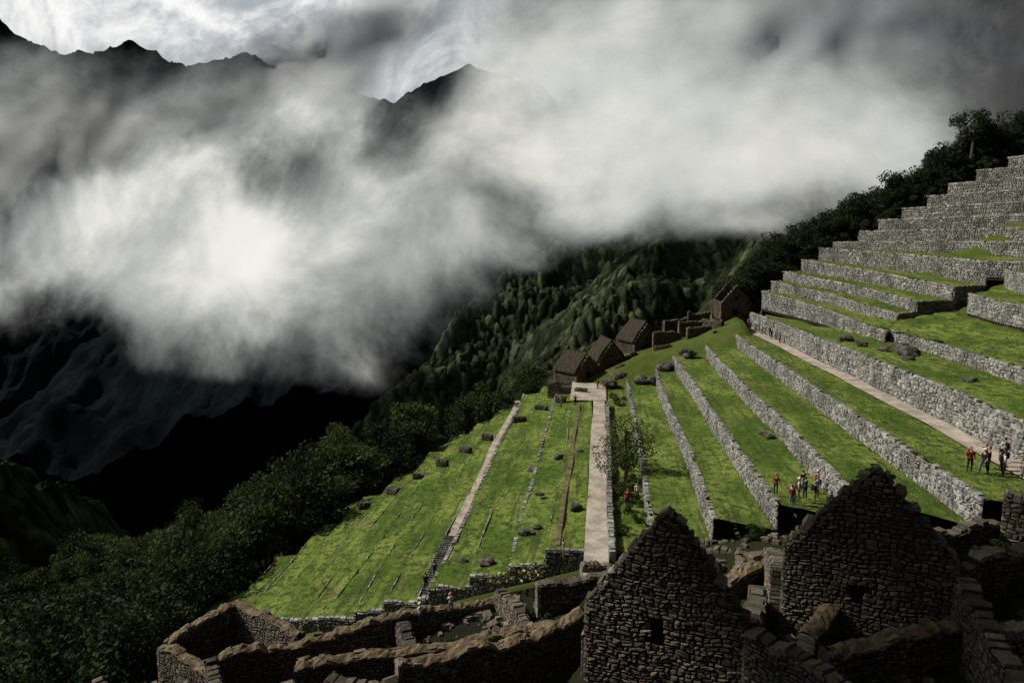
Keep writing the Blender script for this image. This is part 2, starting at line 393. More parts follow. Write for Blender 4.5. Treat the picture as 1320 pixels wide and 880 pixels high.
def wob(pts,n=12,amp=.35,s=0):
    P=Path(pts);o=[]
    for i in range(n+1):
        u=P.L*i/n;x,y=P.at(u);dx,dy=P.frame(u);k=(float(vn(u*.09,s*7.3+.5,s))-.5)*2*amp
        o.append((x-dy*k,y+dx*k))
    return o
cA =wob([(4.8,54),(4.9,118)],s=1)
c1=wob([(9.2,53),(9.7,119)],s=2)
c2=wob([(13.6,51.5),(13.2,90),(12.8,121)],s=3)
c3=wob([(18,49.5),(18.4,121)],s=4)
c4=wob([(23.8,43.5),(23.4,90),(23.1,123)],s=5)
c5=wob([(30.2,40),(30.1,70),(28.6,110),(27.2,143)],14,s=6)
lv=[-24.9,-23.5,-21.5,-19.5,-17.5,-15.5,-12.5]
cc=[cA,c1,c2,c3,c4,c5]
for i,c in enumerate(cc):
    retaining('terrace_stone_wall',c,(lv[i],lv[i]),(lv[i+1],lv[i+1]),1,.48 if i<5 else .6,.32 if i<5 else .4,.15)
def shrink(c,d=.12):return [(x+d,y) for x,y in c]
for i in range(5):
    tread('grass_terrace',shrink(cc[i],.25),(lv[i+1],lv[i+1]),cc[i+1],(lv[i+1],lv[i+1]),amp=.16)
tread('grass_terrace',[(1.4,53),(1.4,118)],(-24.85,-24.85),cA,(-24.85,-24.85))
c6=wob([(36,40),(37.2,70),(37.3,91),(35.2,106)],s=7)
tread('grass_terrace',shrink(c5[:11],.25),(-12.5,-12.5),c6,(-12.3,-12.3),amp=.2)
retaining('terrace_stone_wall',c6,(-12.5,-12.5),(-10.9,-10.9),1,.55,.36,.15)
c7=wob([(46.2,45),(47.4,84.8),(49,99)],s=8)
tread('grass_terrace',shrink([(36,40),(37.2,70),(36.6,91),(35.4,107)],.3),(-10.9,-10.9),[(46.2,45),(47.4,84.8),(49,99),(52,109)],(-9.4,-9.8),amp=.45)
retaining('terrace_stone_wall',c7,(-9.8,-9.2),(-7.7,-6.6),1,.55,.36,.15)
c8=wob([(52,55),(54.7,98),(58,107)],s=9)
tread('grass_terrace',shrink(c7,.3),(-7.7,-6.6),c8,(-6.8,-6.4))
retaining('terrace_stone_wall',c8,(-7.0,-6.7),(-4.4,-3.8),1,.55,.36,.15)
tread('grass_terrace',shrink(c8,.3),(-4.4,-3.9),[(75,50),(75,98),(68,108)],(-4.2,-3.6))
bk=[((35.9,91.4,-11.0),(32.7,143.4,-9.4)),
    ((40.6,100,-9.6),(34.7,145,-7.5)),
    ((45.3,104.7,-8.2),(37.2,147,-5.6)),
    ((51.3,107.5,-6.2),(41,148.5,-3.2)),
    ((58,112.4,-2.6),(45.1,150.5,-.8)),]
for i in range(9):
    s_=101.5+2.55*i;z=.4+2.2*i if i<8 else 17.5
    lft=[(48.5,152.5),(52.2,150),(55.2,147.9),(59,146.3),(62.4,144),(65.6,143.3),(69.4,141),(74,140),(79,139)][i]
    bk.append((((s_-37.7)/.93+.0,102,z),(lft[0],lft[1],z)))
def mid(a,b,k,s):
    return wob([(a[0],a[1]),((a[0]+b[0])/2+k,(a[1]+b[1])/2+k*.4),(b[0],b[1])],10,.3,s)
bc=[mid(a,b,1.2 if i<5 else 2.0,20+i) for i,(a,b) in enumerate(bk)]
prev=(-12.4,-12.6)
for i,(a,b) in enumerate(bk):
    zt=(a[2],b[2]);
    retaining('terrace_stone_wall',bc[i],(prev[0]-.3,prev[1]-.3),zt,1,.5,.33,.14)
    if i+1<len(bk):
        tread('grass_terrace',shrink(bc[i],.25),zt,bc[i+1],zt,dens=4)
    else:
        tread('grass_terrace',shrink(bc[i],.25),zt,[(x+12,y+6) for x,y in bc[i]],(zt[0]+5,zt[1]+5),dens=2)
    if i+1<len(bk):
        n=bc[i+1][0];p0=bc[i][0]
        if i<5:
            retaining('terrace_end_wall',[(p0[0],p0[1]),(n[0],n[1])],(-11.6,-11.0) if i<3 else (-10.8,-10) if i==3 else (-5,-5),(zt[0],zt[0]),-1,.55,.36,.14)
        f0=bc[i][-1];f1=bc[i+1][-1]
        retaining('terrace_end_wall',[(f1[0],f1[1]),(f0[0],f0[1])],(zt[1]-6,zt[1]-6),(zt[1],zt[1]),-1,.6,.4,.14)
    prev=zt
def ymax(X):
    return 63+(X+42)*2.74 if X<-23 else 115+(X+23)*1.65
def ymin(X):
    return 53 if X>-22 else 53+(-22-X)*.45
edges=[-1.0,-4.2,-7.4,-10.8,-14.0,-15.4,-18.2,-21,-23.8,-26.6,-29.4,-32.2,-35,-37.8,-40.4]
def lz(x):return -24.7+.36*x
levels=[]
for k in range(len(edges)-1):
    xr,xl=edges[k],edges[k+1];z=lz(xr)-.05 if k>0 else -24.75
    levels.append(z)
    y0=ymin((xr+xl)/2);y1=min(ymax(xl),122 if xl>-9 else 999)
    pr=wob([(xr,y0),(xr-.5*(k>3),y1)],10,.35,40+k);pl=wob([(xl,y0),(xl-.5*(k>2),y1)],10,.35,41+k)
    zl=z-.35
    if k==4:
        tread('footpath',pr,(z-.6,z),pl,(z-.6,z),M_path,dens=.0,amp=.05)
    else:
        tread('grass_terrace',pr,(z,z),[(x-.1,y) for x,y in pl],(zl,zl),dens=3.8,amp=.22)
    zn=lz(xl)-.05
    retaining('terrace_stone_wall',pl,(zn-.1,zn-.1),(zl,zl),1,.5,.3,.1,top=(k in(1,3)))
    retaining('terrace_end_wall',[(pl[0][0],y0),(pr[0][0],y0)],(z-2.6,z-2.6),(z-.15,z+.02),-1,.5,.3,.12)
    if k not in(4,):
        xm=(xl+xr)/2;yc=81+(xm+33.7)*1.235 if xm<-8 else 113
        if yc<y1-3:
            freewall('terrace_cross_wall',[(xl+.3,yc+R()*1.5),(xl+1.6+R()*.7,yc+R()*1.5)],z-.6,z+.45+R()*.3,.8,.45,.26,False,mat=M_rock)
P0=wob([(-1.0,46),(-.9,122)],20,.2,70);P1=wob([(.95,46),(1.0,122)],20,.2,71)
tread('footpath',[(x,y) for x,y in P0],(-24.66,-24.66),P1,(-24.66,-24.66),M_path,dens=0,amp=.04)
tread('footpath',[(-4.6,107),(-4.8,123)],(-24.60,-24.5),[(1.2,107),(1.2,123)],(-24.60,-24.5),M_path,dens=0,amp=.04)
freewall('low_path_wall',wob([(1.25,52),(1.3,104)],14,.1,72),-25.2,-24.2,.5,.45,.25,False,mat=M_stone)
tread('footpath',wob([(-3.35,54),(-3.25,106)],14,.12,5),(-24.84,-24.84),wob([(-2.95,54),(-2.85,106)],14,.12,6),(-24.84,-24.84),M_earth,dens=0,amp=.03)
tr1=[(x-.25,y) for x,y in c5];tr0=[(x-2.1,y) for x,y in c5]
tread('footpath',tr0,(-15.34,-15.34),tr1,(-15.34,-15.34),M_path,dens=0,amp=.03)
b=Buf()
for i in range(30):
    y=52.8+i*.42;z=levels[4]-.75+i*.03+.05
    for j in range(3):
        boxstone(b,(-15.25+.42*j+(R()-.5)*.05,y,z-.02),Vector((1,0,0)),Vector((0,1,0)),Vector((0,0,1)),(.45,.36,.24),.2*R())
b.make('stone_stairway',[M_rock,M_mortar])

# ---------------------------------------------------------------- boulders
def boulder(name,x,y,z,s,sq=.7):
    n1,n2=12,8;V=[];sd=R()*50
    for i in range(n2+1):
        for j in range(n1):
            th=math.pi*i/n2;ph=2*math.pi*j/n1
            d=Vector((math.sin(th)*math.cos(ph),math.sin(th)*math.sin(ph),math.cos(th)))
            k=.62+.7*float(vn(d.x*1.8+sd,d.y*1.8+d.z*1.5+sd))
            V.append((x+d.x*s*k*1.2,y+d.y*s*k,z+d.z*s*k*sq))
    F=[(i*n1+j,(i+1)*n1+j,(i+1)*n1+(j+1)%n1,i*n1+(j+1)%n1) for i in range(n2) for j in range(n1)]
    mk(name,V,F,M_rock)
for (x,y,z,s) in [(-2,62,-24.6,.55),(-6.4,59.5,-26.3,.6),(-5.6,60.6,-26.2,.4),(-9.5,55.5,-27.4,.6),(-4.9,82,-26.1,.6),(-7.7,80,-27.3,.7),(-2.2,80.5,-24.7,.35),(-9.6,98,-28.3,.6),
    (-6,69,-26.1,.35),(7.2,116,-22.8,1.2),(9,115,-22.6,.9),(11,118,-20.9,1.3),(12.8,119,-20.6,1.),(15,119,-18.6,1.1),
    (33,84,-12.3,.7),(34.5,81,-12.2,1.1),(33.2,78,-12.3,.6),(35.5,86,-12.2,.9),(32,88,-12.2,.6),(33.5,66,-12.3,.5),(40,75,-10.8,.45),(31.5,92,-12.1,.8),(17.2,70,-19.3,.5),(16.9,71.5,-19.4,.4),
    (1.8,118,-24,1.2),(3.5,121,-23.4,1.4),(27,126,-15.4,.5),(-12,58,-28.7,.4)]:
    boulder('boulder',x,y,z,s)

# ---------------------------------------------------------------- storehouses at the far end
def storehouse(name,cx,cy,z,w,l,h,rh,ang,roof=True):
    e=empty(name,(0,0,0));ca,sa=math.cos(ang),math.sin(ang)
    def W(x,y):return (cx+ca*x-sa*y,cy+sa*x+ca*y)
    hw,hl=w/2,l/2
    fwg=lambda u:z+h+rh*(1-abs(u-hw)/hw)
    door=lambda u,v:abs(u-hw)<.5 and v<1.8
    win=lambda u,v:abs(u-hw)<.3 and h+.4<v<h+1.1
    freewall('gable_front',[W(-hw,-hl),W(hw,-hl)],z-.5,fwg,.6,.4,.25,False,lambda u,v:door(u,v-.5) or win(u,v-.5),mat=M_hut,parent=e,holebox=(hw-.5,hw+.5,0.0,2.3))
    freewall('gable_rear',[W(-hw,hl),W(hw,hl)],z-.5,fwg,.6,.4,.25,False,mat=M_hut,parent=e)
    for s in(-1,1):freewall('side_wall',[W(s*(hw-.3),-hl+.31),W(s*(hw-.3),hl-.31)],z-.5,z+h,.6,.4,.25,False,mat=M_hut,parent=e)
    if roof:
        b=Buf()
        for s in(-1,1):
            n,m=14,14;vs=[]
            for lay in(0,1):
                for i in range(n+1):
                    for j in range(m+1):
                        t=j/m;x=s*(hw+.45)*(1-t)*(1+.12*math.sin(t*3.1));zz=z+h-.35+(rh+.6)*t+ (.3 if lay else 0)+(R()-.5)*.14
                        y=(-hl-.15)+(l+.3)*i/n;y*=(1-.12*t);p=W(x,y);vs.append((p[0],p[1],zz))
            k=(n+1)*(m+1);fs=[]
            for lay in(0,1):
                for i in range(n):
                    for j in range(m):
                        o=lay*k+i*(m+1)+j;fs.append((o,o+m+1,o+m+2,o+1))
            for i in range(n):fs.append((i*(m+1),(i+1)*(m+1),k+(i+1)*(m+1),k+i*(m+1)))
            for i in (0,n):
                for j in range(m):o=i*(m+1)+j;fs.append((o,o+1,k+o+1,k+o))
            b.add(vs,fs)
        b.make('thatched_roof',[M_thatch],False,e)
    return e
storehouse('stone_storehouse',-4.2,125,-24.8,5.4,6,2.0,2.8,.75)
storehouse('stone_storehouse',1.2,128,-23.6,4.8,6,2.6,3.2,.35)
storehouse('stone_storehouse',7.4,134,-20.6,5.4,6,2.4,3.2,.5)
storehouse('stone_storehouse',24.6,134,-13.4,5.2,6,2.6,3.2,.1,False)
for (x0,y0,x1,y1,zb,zt) in [(10,130,15,131,-20,-16.4),(15,133,20,134,-18.5,-14.5),(16,128,20,129,-18,-15),(10,126,14,125,-20.5,-18.4),(5,126,9,127,-22.5,-20.2),(19.5,131,22,127,-17,-13.8),(20,124,23,124,-17.6,-15),(3,123,7,122.5,-24,-22),(-9,121,-5,120,-27.5,-25),(12.5,136,17,138,-19,-14.6),(17,136,21,136,-17,-13)]:
    freewall('ruined_stone_wall',[(x0,y0),(x1,y1)],zb-.6,lambda u,zt=zt:zt+(float(vn(u*.8,zt))-.5)*1.2,.8,.5,.3,False,mat=M_hut)

# ---------------------------------------------------------------- foreground ruins
def gable_house(name,L_,R_,zb,eave,apex,win,extra):
    e=empty(name)
    p=Path([L_,R_]);W=p.L
    ft=lambda u:eave+(apex-eave)*min(1,(1-abs(u-W*.52)/(W*.52))*1.06)-.16*abs(math.sin(u*5))-.1*math.sin(u*11)
    ua,ub,va,vb=win
    freewall('gable_wall',[L_,R_],zb,ft,.85,.42,.225,True,lambda u,v:ua<u<ub and va<v<vb,mat=M_ruin,parent=e,holebox=win)
    for q in extra:
        pts,a,b_,cap=q
        freewall('side_wall',pts,a,b_,.85,.42,.225,True,cap=cap,mat=M_ruin,parent=e)
    return e
gable_house('ruined_gable_house',(-.3,31.4),(6.7,29.8),-21.6,-16.9,-12.0,(3.05,3.7,3.0,4.4),
   [([(6.9,29.3),(8.6,27.6),(10,25.5)],-21.5,lambda u:-17+.1*math.sin(u*4),'stone'),
    ([(7.1,30.5),(8.6,35.5),(9,37.5)],-21.5,lambda u:-17.4-.25*u+.15*math.sin(u*3),'stone'),
    ([(-.2,32.1),(.9,38.8)],-26,-19.6,'earth')])
gable_house('ruined_gable_house',(9.8,35.2),(17,33.2),-20,-15.1,-10.8,(3.05,3.75,2.2,3.3),
   [([(17.2,32.6),(16.6,28.5),(16.3,25)],-20,lambda u:-15.6-.2*u+.1*math.sin(u*4),'stone'),
    ([(17.3,33.8),(18.3,40.5)],-20,lambda u:-15.4-.12*u,'stone'),
    ([(9.7,35.9),(10.7,41.5)],-21,lambda u:-16.9-.3*u,'stone')])
ruins=[([(-34,46.7),(-31.3,52.1)],-35.5,-31.2,'earth'),([(-31.1,52.4),(-23.6,48.6)],-34.5,-31.0,'earth'),
 ([(-34,46.2),(-26.8,43)],-35.5,-31.5,'earth'),([(-23.3,48.0),(-26.3,43)],-34,-31.3,'stone'),
 ([(-24.5,38.8),(-14,44.8),(-7.0,48.8)],-31.5,-26.9,'earth'),
 ([(-18,36.4),(-9,40),(-.8,44)],-29.5,-25.4,'earth'),
 ([(-10.6,33.4),(-5,36.8),(-.5,39.9)],-28,-22.9,'earth'),
 ([(-11,33),(-8,29.5),(-6,27)],-28,-23.2,'stone'),
 ([(-13.8,44.2),(-11.6,39.9)],-29,-26.2,'stone'),([(-7.2,48.2),(-4.6,43)],-28.5,-25.6,'stone'),
 ([(-18.4,35.9),(-15.5,31.5)],-30,-25.6,'stone'),([(-24.8,38.3),(-21.2,33.5)],-32,-27.4,'stone'),
 ([(-38,44),(-33,40.5),(-27,37)],-37.5,-33.4,'stone'),([(-30,36),(-24,33)],-34,-30.6,'stone'),
 ([(-15,34.2),(-10.8,33.6)],-29,-25.0,'stone'),([(-4,45),(3.5,47.5)],-27.5,-23.6,'stone'),([(3.5,47.5),(4.4,52.5)],-26,-22.8,'stone'),
 ([(-1,49.5),(4,51)],-26.5,-23.9,'stone'),
 ([(1.5,39.2),(4.2,45)],-25,-21.2,'stone'),
 ([(4.8,46),(12.5,43.0)],-24.5,-20.4,'stone'),([(5.0,50.8),(9,50),(14.5,47.8)],-24.4,-21.6,'stone'),([(8.8,41),(15,44.2)],-22.5,-19.2,'earth'),
 ([(12.8,43),(18.8,41)],-22,-18.6,'stone'),([(7.5,38.7),(12,42)],-22.5,-19.3,'earth'),
 ([(10,29),(16.4,31.6)],-21,-17.4,'earth'),([(9.8,31),(13,36)],-21,-18.2,'earth'),
 ([(19,40.8),(24.2,43.3)],-20,-16.9,'stone'),([(18.5,36),(24,38.5),(30,39)],-20,-16.1,'stone'),([(24.5,43),(30.5,39.5)],-18.5,-15.1,'stone'),
 ([(17.5,30),(24,31.5),(31,31)],-20,-16.8,'stone'),([(11,24.5),(16,24.8)],-21,-18.0,'stone')]
for k,(pts,a,b_,cap) in enumerate(ruins):
    f=(lambda u,b_=b_,k=k:b_+(float(vn(u*.5,k*3.3))-.5)*(.7 if cap=='earth' else 1.6)+(float(vn(u*2.1,k*5.3))-.5)*.35)
    freewall('ruined_stone_wall',pts,a,f,.8,.45,.25,True,cap=cap,mat=M_ruin)
b=Buf()
for i in range(2600):
    x=-38+R()*70;y=24+R()*27
    if float(fbm(x*.22,y*.22,3,3))<.47:continue
    z=float(gh(x,y));s=.15+.55*R()**2.5;a=R()*6.28
    ax=Vector((math.cos(a),math.sin(a),(R()-.5)*.6)).normalized();ay=Vector((-ax.y,ax.x,(R()-.5)*.4)).normalized()
    boxstone(b,(x,y,z+s*.25),ax,ay,ax.cross(ay),(s*1.4,s,s*.7))
b.make('rubble_stones',[M_ruin])

# ---------------------------------------------------------------- vegetation
def tube(buf,pts,rad,seg=6,m=0):
    vs=[];n=len(pts)
    for i,p in enumerate(pts):
        d=(Vector(pts[min(i+1,n-1)])-Vector(pts[max(i-1,0)])).normalized()
        a=d.orthogonal().normalized();c=d.cross(a)
        for k in range(seg):
            t=2*math.pi*k/seg;q=Vector(p)+a*math.cos(t)*rad[i]+c*math.sin(t)*rad[i];vs.append(tuple(q))
    fs=[(i*seg+k,i*seg+(k+1)%seg,(i+1)*seg+(k+1)%seg,(i+1)*seg+k) for i in range(n-1) for k in range(seg)]
    buf.add(vs,fs,.3,m)
def treemesh(name,H,W,nc,nl,ls,leafm,trunk=.45,open_=0.):
    b=Buf();tube(b,[(0,0,-1.5),(.1,0,H*.2),(.2*R(),.2*R(),H*trunk),(.4*(R()-.5),.4*(R()-.5),H*.8)],[H*.035,H*.028,H*.02,H*.006])
    V=[];T=[]
    for c in range(nc):
        a=R()*6.28;rr=W*.5*math.sqrt(R())*.85;zz=H*(trunk*.75+(1-trunk*.75)*(R()**.8)*(1-.45*(rr/(W*.5))**2))
        ctr=np.array([math.cos(a)*rr,math.sin(a)*rr,zz])
        tube(b,[(0,0,H*trunk*(.5+.4*R())),(ctr[0]*.5,ctr[1]*.5,(zz+H*trunk)*.48),tuple(ctr)],[H*.012,H*.009,H*.003],4)
        cr=W*(.14+.12*R());n=int(nl*(.6+.8*R()))
        d=rng.normal(size=(n,3));d/=np.linalg.norm(d,axis=1)[:,None]
        P=ctr+d*(cr*(.45+.6*rng.random(n)[:,None]))*np.array([1,1,.7])
        A=rng.normal(size=(n,3));A/=np.linalg.norm(A,axis=1)[:,None]
        B=np.cross(A,rng.normal(size=(n,3)));B/=np.linalg.norm(B,axis=1)[:,None]
        s=ls*(.5+rng.random(n))[:,None]
        V.append(np.stack([P-A*s,P-B*s*.55,P+A*s,P+B*s*.55],1).reshape(-1,3))
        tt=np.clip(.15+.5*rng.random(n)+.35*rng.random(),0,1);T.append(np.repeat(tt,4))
    V=np.concatenate(V);T=np.concatenate(T);o=len(b.V);nq=len(V)//4
    b.V+=V.tolist();b.T+=T.tolist();b.F+=[(o+4*i,o+4*i+1,o+4*i+2,o+4*i+3) for i in range(nq)];b.M+=[1]*nq
    me=bpy.data.meshes.new(name);me.from_pydata(b.V,[],b.F);me.materials.append(M_bark);me.materials.append(leafm)
    me.polygons.foreach_set('material_index',np.array(b.M,dtype=np.int32))
    at=me.attributes.new('tint','FLOAT','POINT');at.data.foreach_set('value',np.array(b.T,dtype=np.float32));me.update();return me
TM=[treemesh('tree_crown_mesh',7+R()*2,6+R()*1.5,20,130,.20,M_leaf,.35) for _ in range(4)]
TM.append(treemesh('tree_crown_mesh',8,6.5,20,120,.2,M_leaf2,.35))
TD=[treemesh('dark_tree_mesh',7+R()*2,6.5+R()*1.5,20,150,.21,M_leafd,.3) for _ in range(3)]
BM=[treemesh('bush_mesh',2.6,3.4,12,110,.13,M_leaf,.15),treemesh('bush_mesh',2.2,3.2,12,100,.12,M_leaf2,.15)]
def inst(me,x,y,z,s,parent,nm):
    o=bpy.data.objects.new(nm,me);COL.objects.link(o);o.location=(x,y,z);o.rotation_euler=((R()-.5)*.15,(R()-.5)*.15,R()*6.28);o.scale=(s*(.85+.3*R()),s*(.85+.3*R()),s*(.8+.45*R()));o.parent=parent;return o
F1=empty('forest_trees');cnt=0
for i in range(5200):
    x=-175+165*R();y=10+140*R()
    if x>-42.5 and y<ymax(x)+2.0:continue
    if x>-13:continue
    if y>np.interp(x,DX,DY)+22:continue
    if R()>.36*(1.0 if x>-110 else .6):continue
    z=float(gh(x,y));d=abs(y-ymax(x)) if x>-42 else 9
    edge=x>-60 and y>75 and d<16
    if d<3.5 or R()<.2: inst(BM[0 if R()<.7 else 1],x,y,z-.2,.8+R()*.9,F1,'shrub')
    elif edge and R()<.5: inst(TM[int(R()*4.6)],x,y,z-.6,.85+.45*R(),F1,'tree')
    else: inst(TM[int(R()*4.4)] if R()<.55 else TD[int(R()*3)],x,y,z-.8,.5+.8*R()**1.5+(.15 if x>-60 else 0),F1,'tree')
    cnt+=1
F2=empty('ridge_trees')
rid=[(30,149),(33,151),(36,153),(39,155),(43,157),(46,158),(50,156),(53,154),(56,152),(60,151),(63,149),(66,148),(70,147),(74,146),(78,146),(83,147),(88,147),(94,148)]
rz=[-13,-10,-8,-5.5,-3,-1,.5,2.5,4.5,6.5,9,11,13.5,16,18,19.5,21,23]
for k,(x,y) in enumerate(rid):
    for q in range(14):
        xx=x+(R()-.5)*5;yy=y+1+(R())*8
        s=.6+.45*R()
        inst(TD[int(R()*3)],xx,yy,rz[k]-1.6-R()*3.,s,F2,'tree')
    for q in range(6):
        inst(BM[0],x+(R()-.5)*4,y-1+R()*3,rz[k]-1.5-R()*1.5,.7+.4*R(),F2,'shrub')
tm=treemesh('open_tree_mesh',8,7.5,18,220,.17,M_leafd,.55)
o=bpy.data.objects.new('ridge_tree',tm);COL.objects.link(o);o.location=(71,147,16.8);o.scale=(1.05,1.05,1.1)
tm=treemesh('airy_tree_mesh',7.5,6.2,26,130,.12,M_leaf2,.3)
o=bpy.data.objects.new('garden_tree',tm);COL.objects.link(o);o.location=(2.9,70.5,-24.9)
F3=empty('garden_shrubs')
for (x,y,s) in [(2.6,66,.6),(3.5,64,.7),(2.5,62,.45),(3.8,68,.6),(3.2,74,.5),(2.6,79,.4),(3.9,60,.5),(2.4,57,.35),(3.6,86,.45),(3.4,105,.7),(2.5,110,.6)]:
    inst(BM[1 if R()<.6 else 0],x,y,-24.95,s,F3,'shrub')
for i in range(60):
    x=17+R()*16;y=30+R()*12;
    inst(BM[0],x,y,float(gh(x,y))-.1,.25+.35*R(),F3,'shrub')
for i in range(70):
    x=-40+R()*60;y=24+R()*26
    inst(BM[0],x,y,float(gh(x,y))-.1,.15+.25*R(),F3,'shrub')
b=Buf()
M_red=simple('flower_red',(.20,.05,.03),(.3,.10,.05),5);M_yel=simple('flower_yellow',(.35,.30,.12),(.45,.4,.2),5)
for i in range(420):
    x=-8.5+R()*4.5;y=50.2+R()*1.6;z=-27.4+ (x+9)*.3+R()*.8;d=Vector((R()-.5,R()-.5,R())).normalized();a=d.orthogonal()*(.06+.06*R());c=d.cross(a)
    b.add([tuple(Vector((x,y,z))+q) for q in(a,c,-a,-c)],[(0,1,2,3)],R(),0 if R()<.07 else (1 if R()<.12 else 2))
b.make('flower_bed',[M_red,M_yel,M_leaf])

P=np.concatenate(TUFT);n=len(P);nb=4
P4=np.repeat(P,nb,0);N=len(P4)
ang=rng.random(N)*6.283;lean=.05+.12*rng.random(N);h=(.06+.15*rng.random(N)**2)*P4[:,3];w=.028+.03*rng.random(N)
bx=P4[:,0]+(rng.random(N)-.5)*.3;by=P4[:,1]+(rng.random(N)-.5)*.3;bz=P4[:,2]-.03
patch=fbm(P4[:,0]*.3,P4[:,1]*.12,4,11);stripe=fbm(P4[:,0]*1.5,P4[:,1]*.05,3,21);fine=fbm(P4[:,0]*1.1,P4[:,1]*.9,4,31)
h=h*(.45+1.1*fine)
ca,sa=np.cos(ang),np.sin(ang)
V=np.stack([np.stack([bx-sa*w,by+ca*w,bz],1),np.stack([bx+sa*w,by-ca*w,bz],1),np.stack([bx+ca*lean,by+sa*lean,bz+h],1)],1).reshape(-1,3)
tt=np.clip((patch-.5)*2.4+(stripe-.5)*1.4+(fine-.5)*1.4+.42+.35*(rng.random(N)-.5),0,1)
mk('grass_tufts',V,np.arange(N*3).reshape(-1,3),M_blade,np.repeat(tt,3))

# ---------------------------------------------------------------- people
def pmat(n,c):
    m,nt,b=newmat(n,.85);co=coord(nt)
    nt.links.new(mixc(nt,rmp(nt,noise(nt,co,9,4),.35,.65),c,tuple(x*.7 for x in c)),b.inputs['Base Color']);return m
CL={k:pmat('cloth_'+k,c) for k,c in dict(red=(.34,.035,.03),white=(.6,.6,.58),blue=(.05,.09,.25),black=(.02,.02,.022),grey=(.2,.2,.2),teal=(.05,.16,.17),khaki=(.22,.18,.11),orange=(.36,.15,.05),navy=(.02,.03,.07),pink=(.4,.2,.2)).items()}
M_skin=pmat('skin',(.42,.25,.17));M_hair=pmat('hair',(.03,.02,.015));M_shoe=pmat('shoe_leather',(.05,.035,.025))
def body(pose):
    J=[];E=[];Rr=[];G=[]
    def j(p,r,par=None,g=0):
        J.append(p);Rr.append(r if isinstance(r,tuple) else (r,r));G.append(g)
        if par is not None:E.append((par,len(J)-1))
        return len(J)-1
    sit=pose=='sit';dz=-.47 if sit else 0
    pel=j((0,0,.95+dz),(.15,.11));sp=j((0,-.01,1.1+dz),(.135,.10),pel);ch=j((0,0,1.3+dz),(.165,.115),sp);nk=j((0,.0,1.46+dz),.052,ch,2);hb=j((0,.012,1.55+dz),.055,nk,2)
    for s in(-1,1):
        if sit:fp=[(.09,.05,.46),(.12,.45,.5),(.12,.42,.09),(.12,.56,.04)]
        elif pose=='walk':
            k=.26*s;fp=[(.09,0,.9),(.09,.5*k+.06,.5),(.09,k-.06*(s<0),.09+(.05 if s<0 else 0)),(.09,k+.12,.04+(.02 if s<0 else 0))]
        else:fp=[(.09,0,.9),(.11,.02,.5),(.12,-.02,.09),(.13,.12,.04)]
        hp=j((s*fp[0][0],fp[0][1],fp[0][2]),(.095,.095),pel,1);kn=j((s*fp[1][0],fp[1][1],fp[1][2]),.06,hp,1);an=j((s*fp[2][0],fp[2][1],fp[2][2]),.042,kn,1);to=j((s*fp[3][0],fp[3][1],fp[3][2]),(.045,.032),an,4)
        if pose=='photo':ar=[(.19,0,1.41),(.25,.12,1.2),(.08,.3,1.45)]
        elif pose=='point' and s>0:ar=[(.19,0,1.42),(.38,.18,1.36),(.5,.42,1.42)]
        elif pose=='walk':ar=[(.19,0,1.41),(.24,-.06*s,1.14),(.25,-.2*s+.08,.93)]
        elif sit:ar=[(.19,0,1.41+dz),(.25,.06,1.15+dz),(.15,.3,1.05+dz)]
        else:ar=[(.19,0,1.41),(.25,-.03,1.13),(.24,.07,.88)]
        sh=j((s*ar[0][0],ar[0][1],ar[0][2]),.065,ch);el=j((s*ar[1][0],ar[1][1],ar[1][2]),.045,sh);wr=j((s*ar[2][0],ar[2][1],ar[2][2]),.028,el,2)
        d=(Vector(J[wr])-Vector(J[el])).normalized();a=Vector((0,1,0)) if abs(d.y)<.7 else Vector((0,0,1));a=(a-d*a.dot(d)).normalized()
        pm=j(tuple(Vector(J[wr])+d*.07),(.036,.02),wr,2)
        for f in range(4):
            o=a*(.027-.018*f);ln=(.07,.078,.072,.056)[f];cu=a.cross(d)*(.02*s)
            f1=j(tuple(Vector(J[pm])+o+d*.025),.009,pm,2);f2=j(tuple(Vector(J[pm])+o+d*(.025+ln*.55)+cu*.3),.008,f1,2);j(tuple(Vector(J[pm])+o+d*(.025+ln)+cu),.007,f2,2)
        t1=j(tuple(Vector(J[wr])+d*.04+a*.035),.010,pm,2);j(tuple(Vector(J[wr])+d*.075+a*.055),.008,t1,2)
    me=bpy.data.meshes.new('b');me.from_pydata(J,E,[]);o=bpy.data.objects.new('b',me);COL.objects.link(o)
    md=o.modifiers.new('s','SKIN');
    sv=me.skin_vertices[0].data if me.skin_vertices else None
    if sv is None:
        bpy.context.view_layer.objects.active=o;bpy.ops.mesh.customdata_skin_add();sv=me.skin_vertices[0].data
    for i in range(len(J)):sv[i].radius=Rr[i];sv[i].use_root=(i==0)
    md2=o.modifiers.new('ss','SUBSURF');md2.levels=1
    dg=bpy.context.evaluated_depsgraph_get();ev=o.evaluated_get(dg);m2=ev.to_mesh()
    V=[tuple(v.co) for v in m2.vertices];F=[tuple(p.vertices) for p in m2.polygons]
    ev.to_mesh_clear();bpy.data.objects.remove(o)
    Jn=np.array(J);seg=[(Jn[a],Jn[b],G[b]) for a,b in E];Va=np.array(V)
    C=np.array([Va[list(f)].mean(0) for f in F]);best=np.full(len(F),9.);mi=np.zeros(len(F),int)
    for a,b_,g in seg:
        d=b_-a;t=np.clip(((C-a)@d)/(d@d),0,1);ds=np.linalg.norm(C-(a+t[:,None]*d),axis=1)
        k=ds<best;best[k]=ds[k];mi[k]=g
    B=Buf();B.V=list(V);B.F=list(F);B.M=mi.tolist();B.T=[.5]*len(V)
    hz=1.645+dz
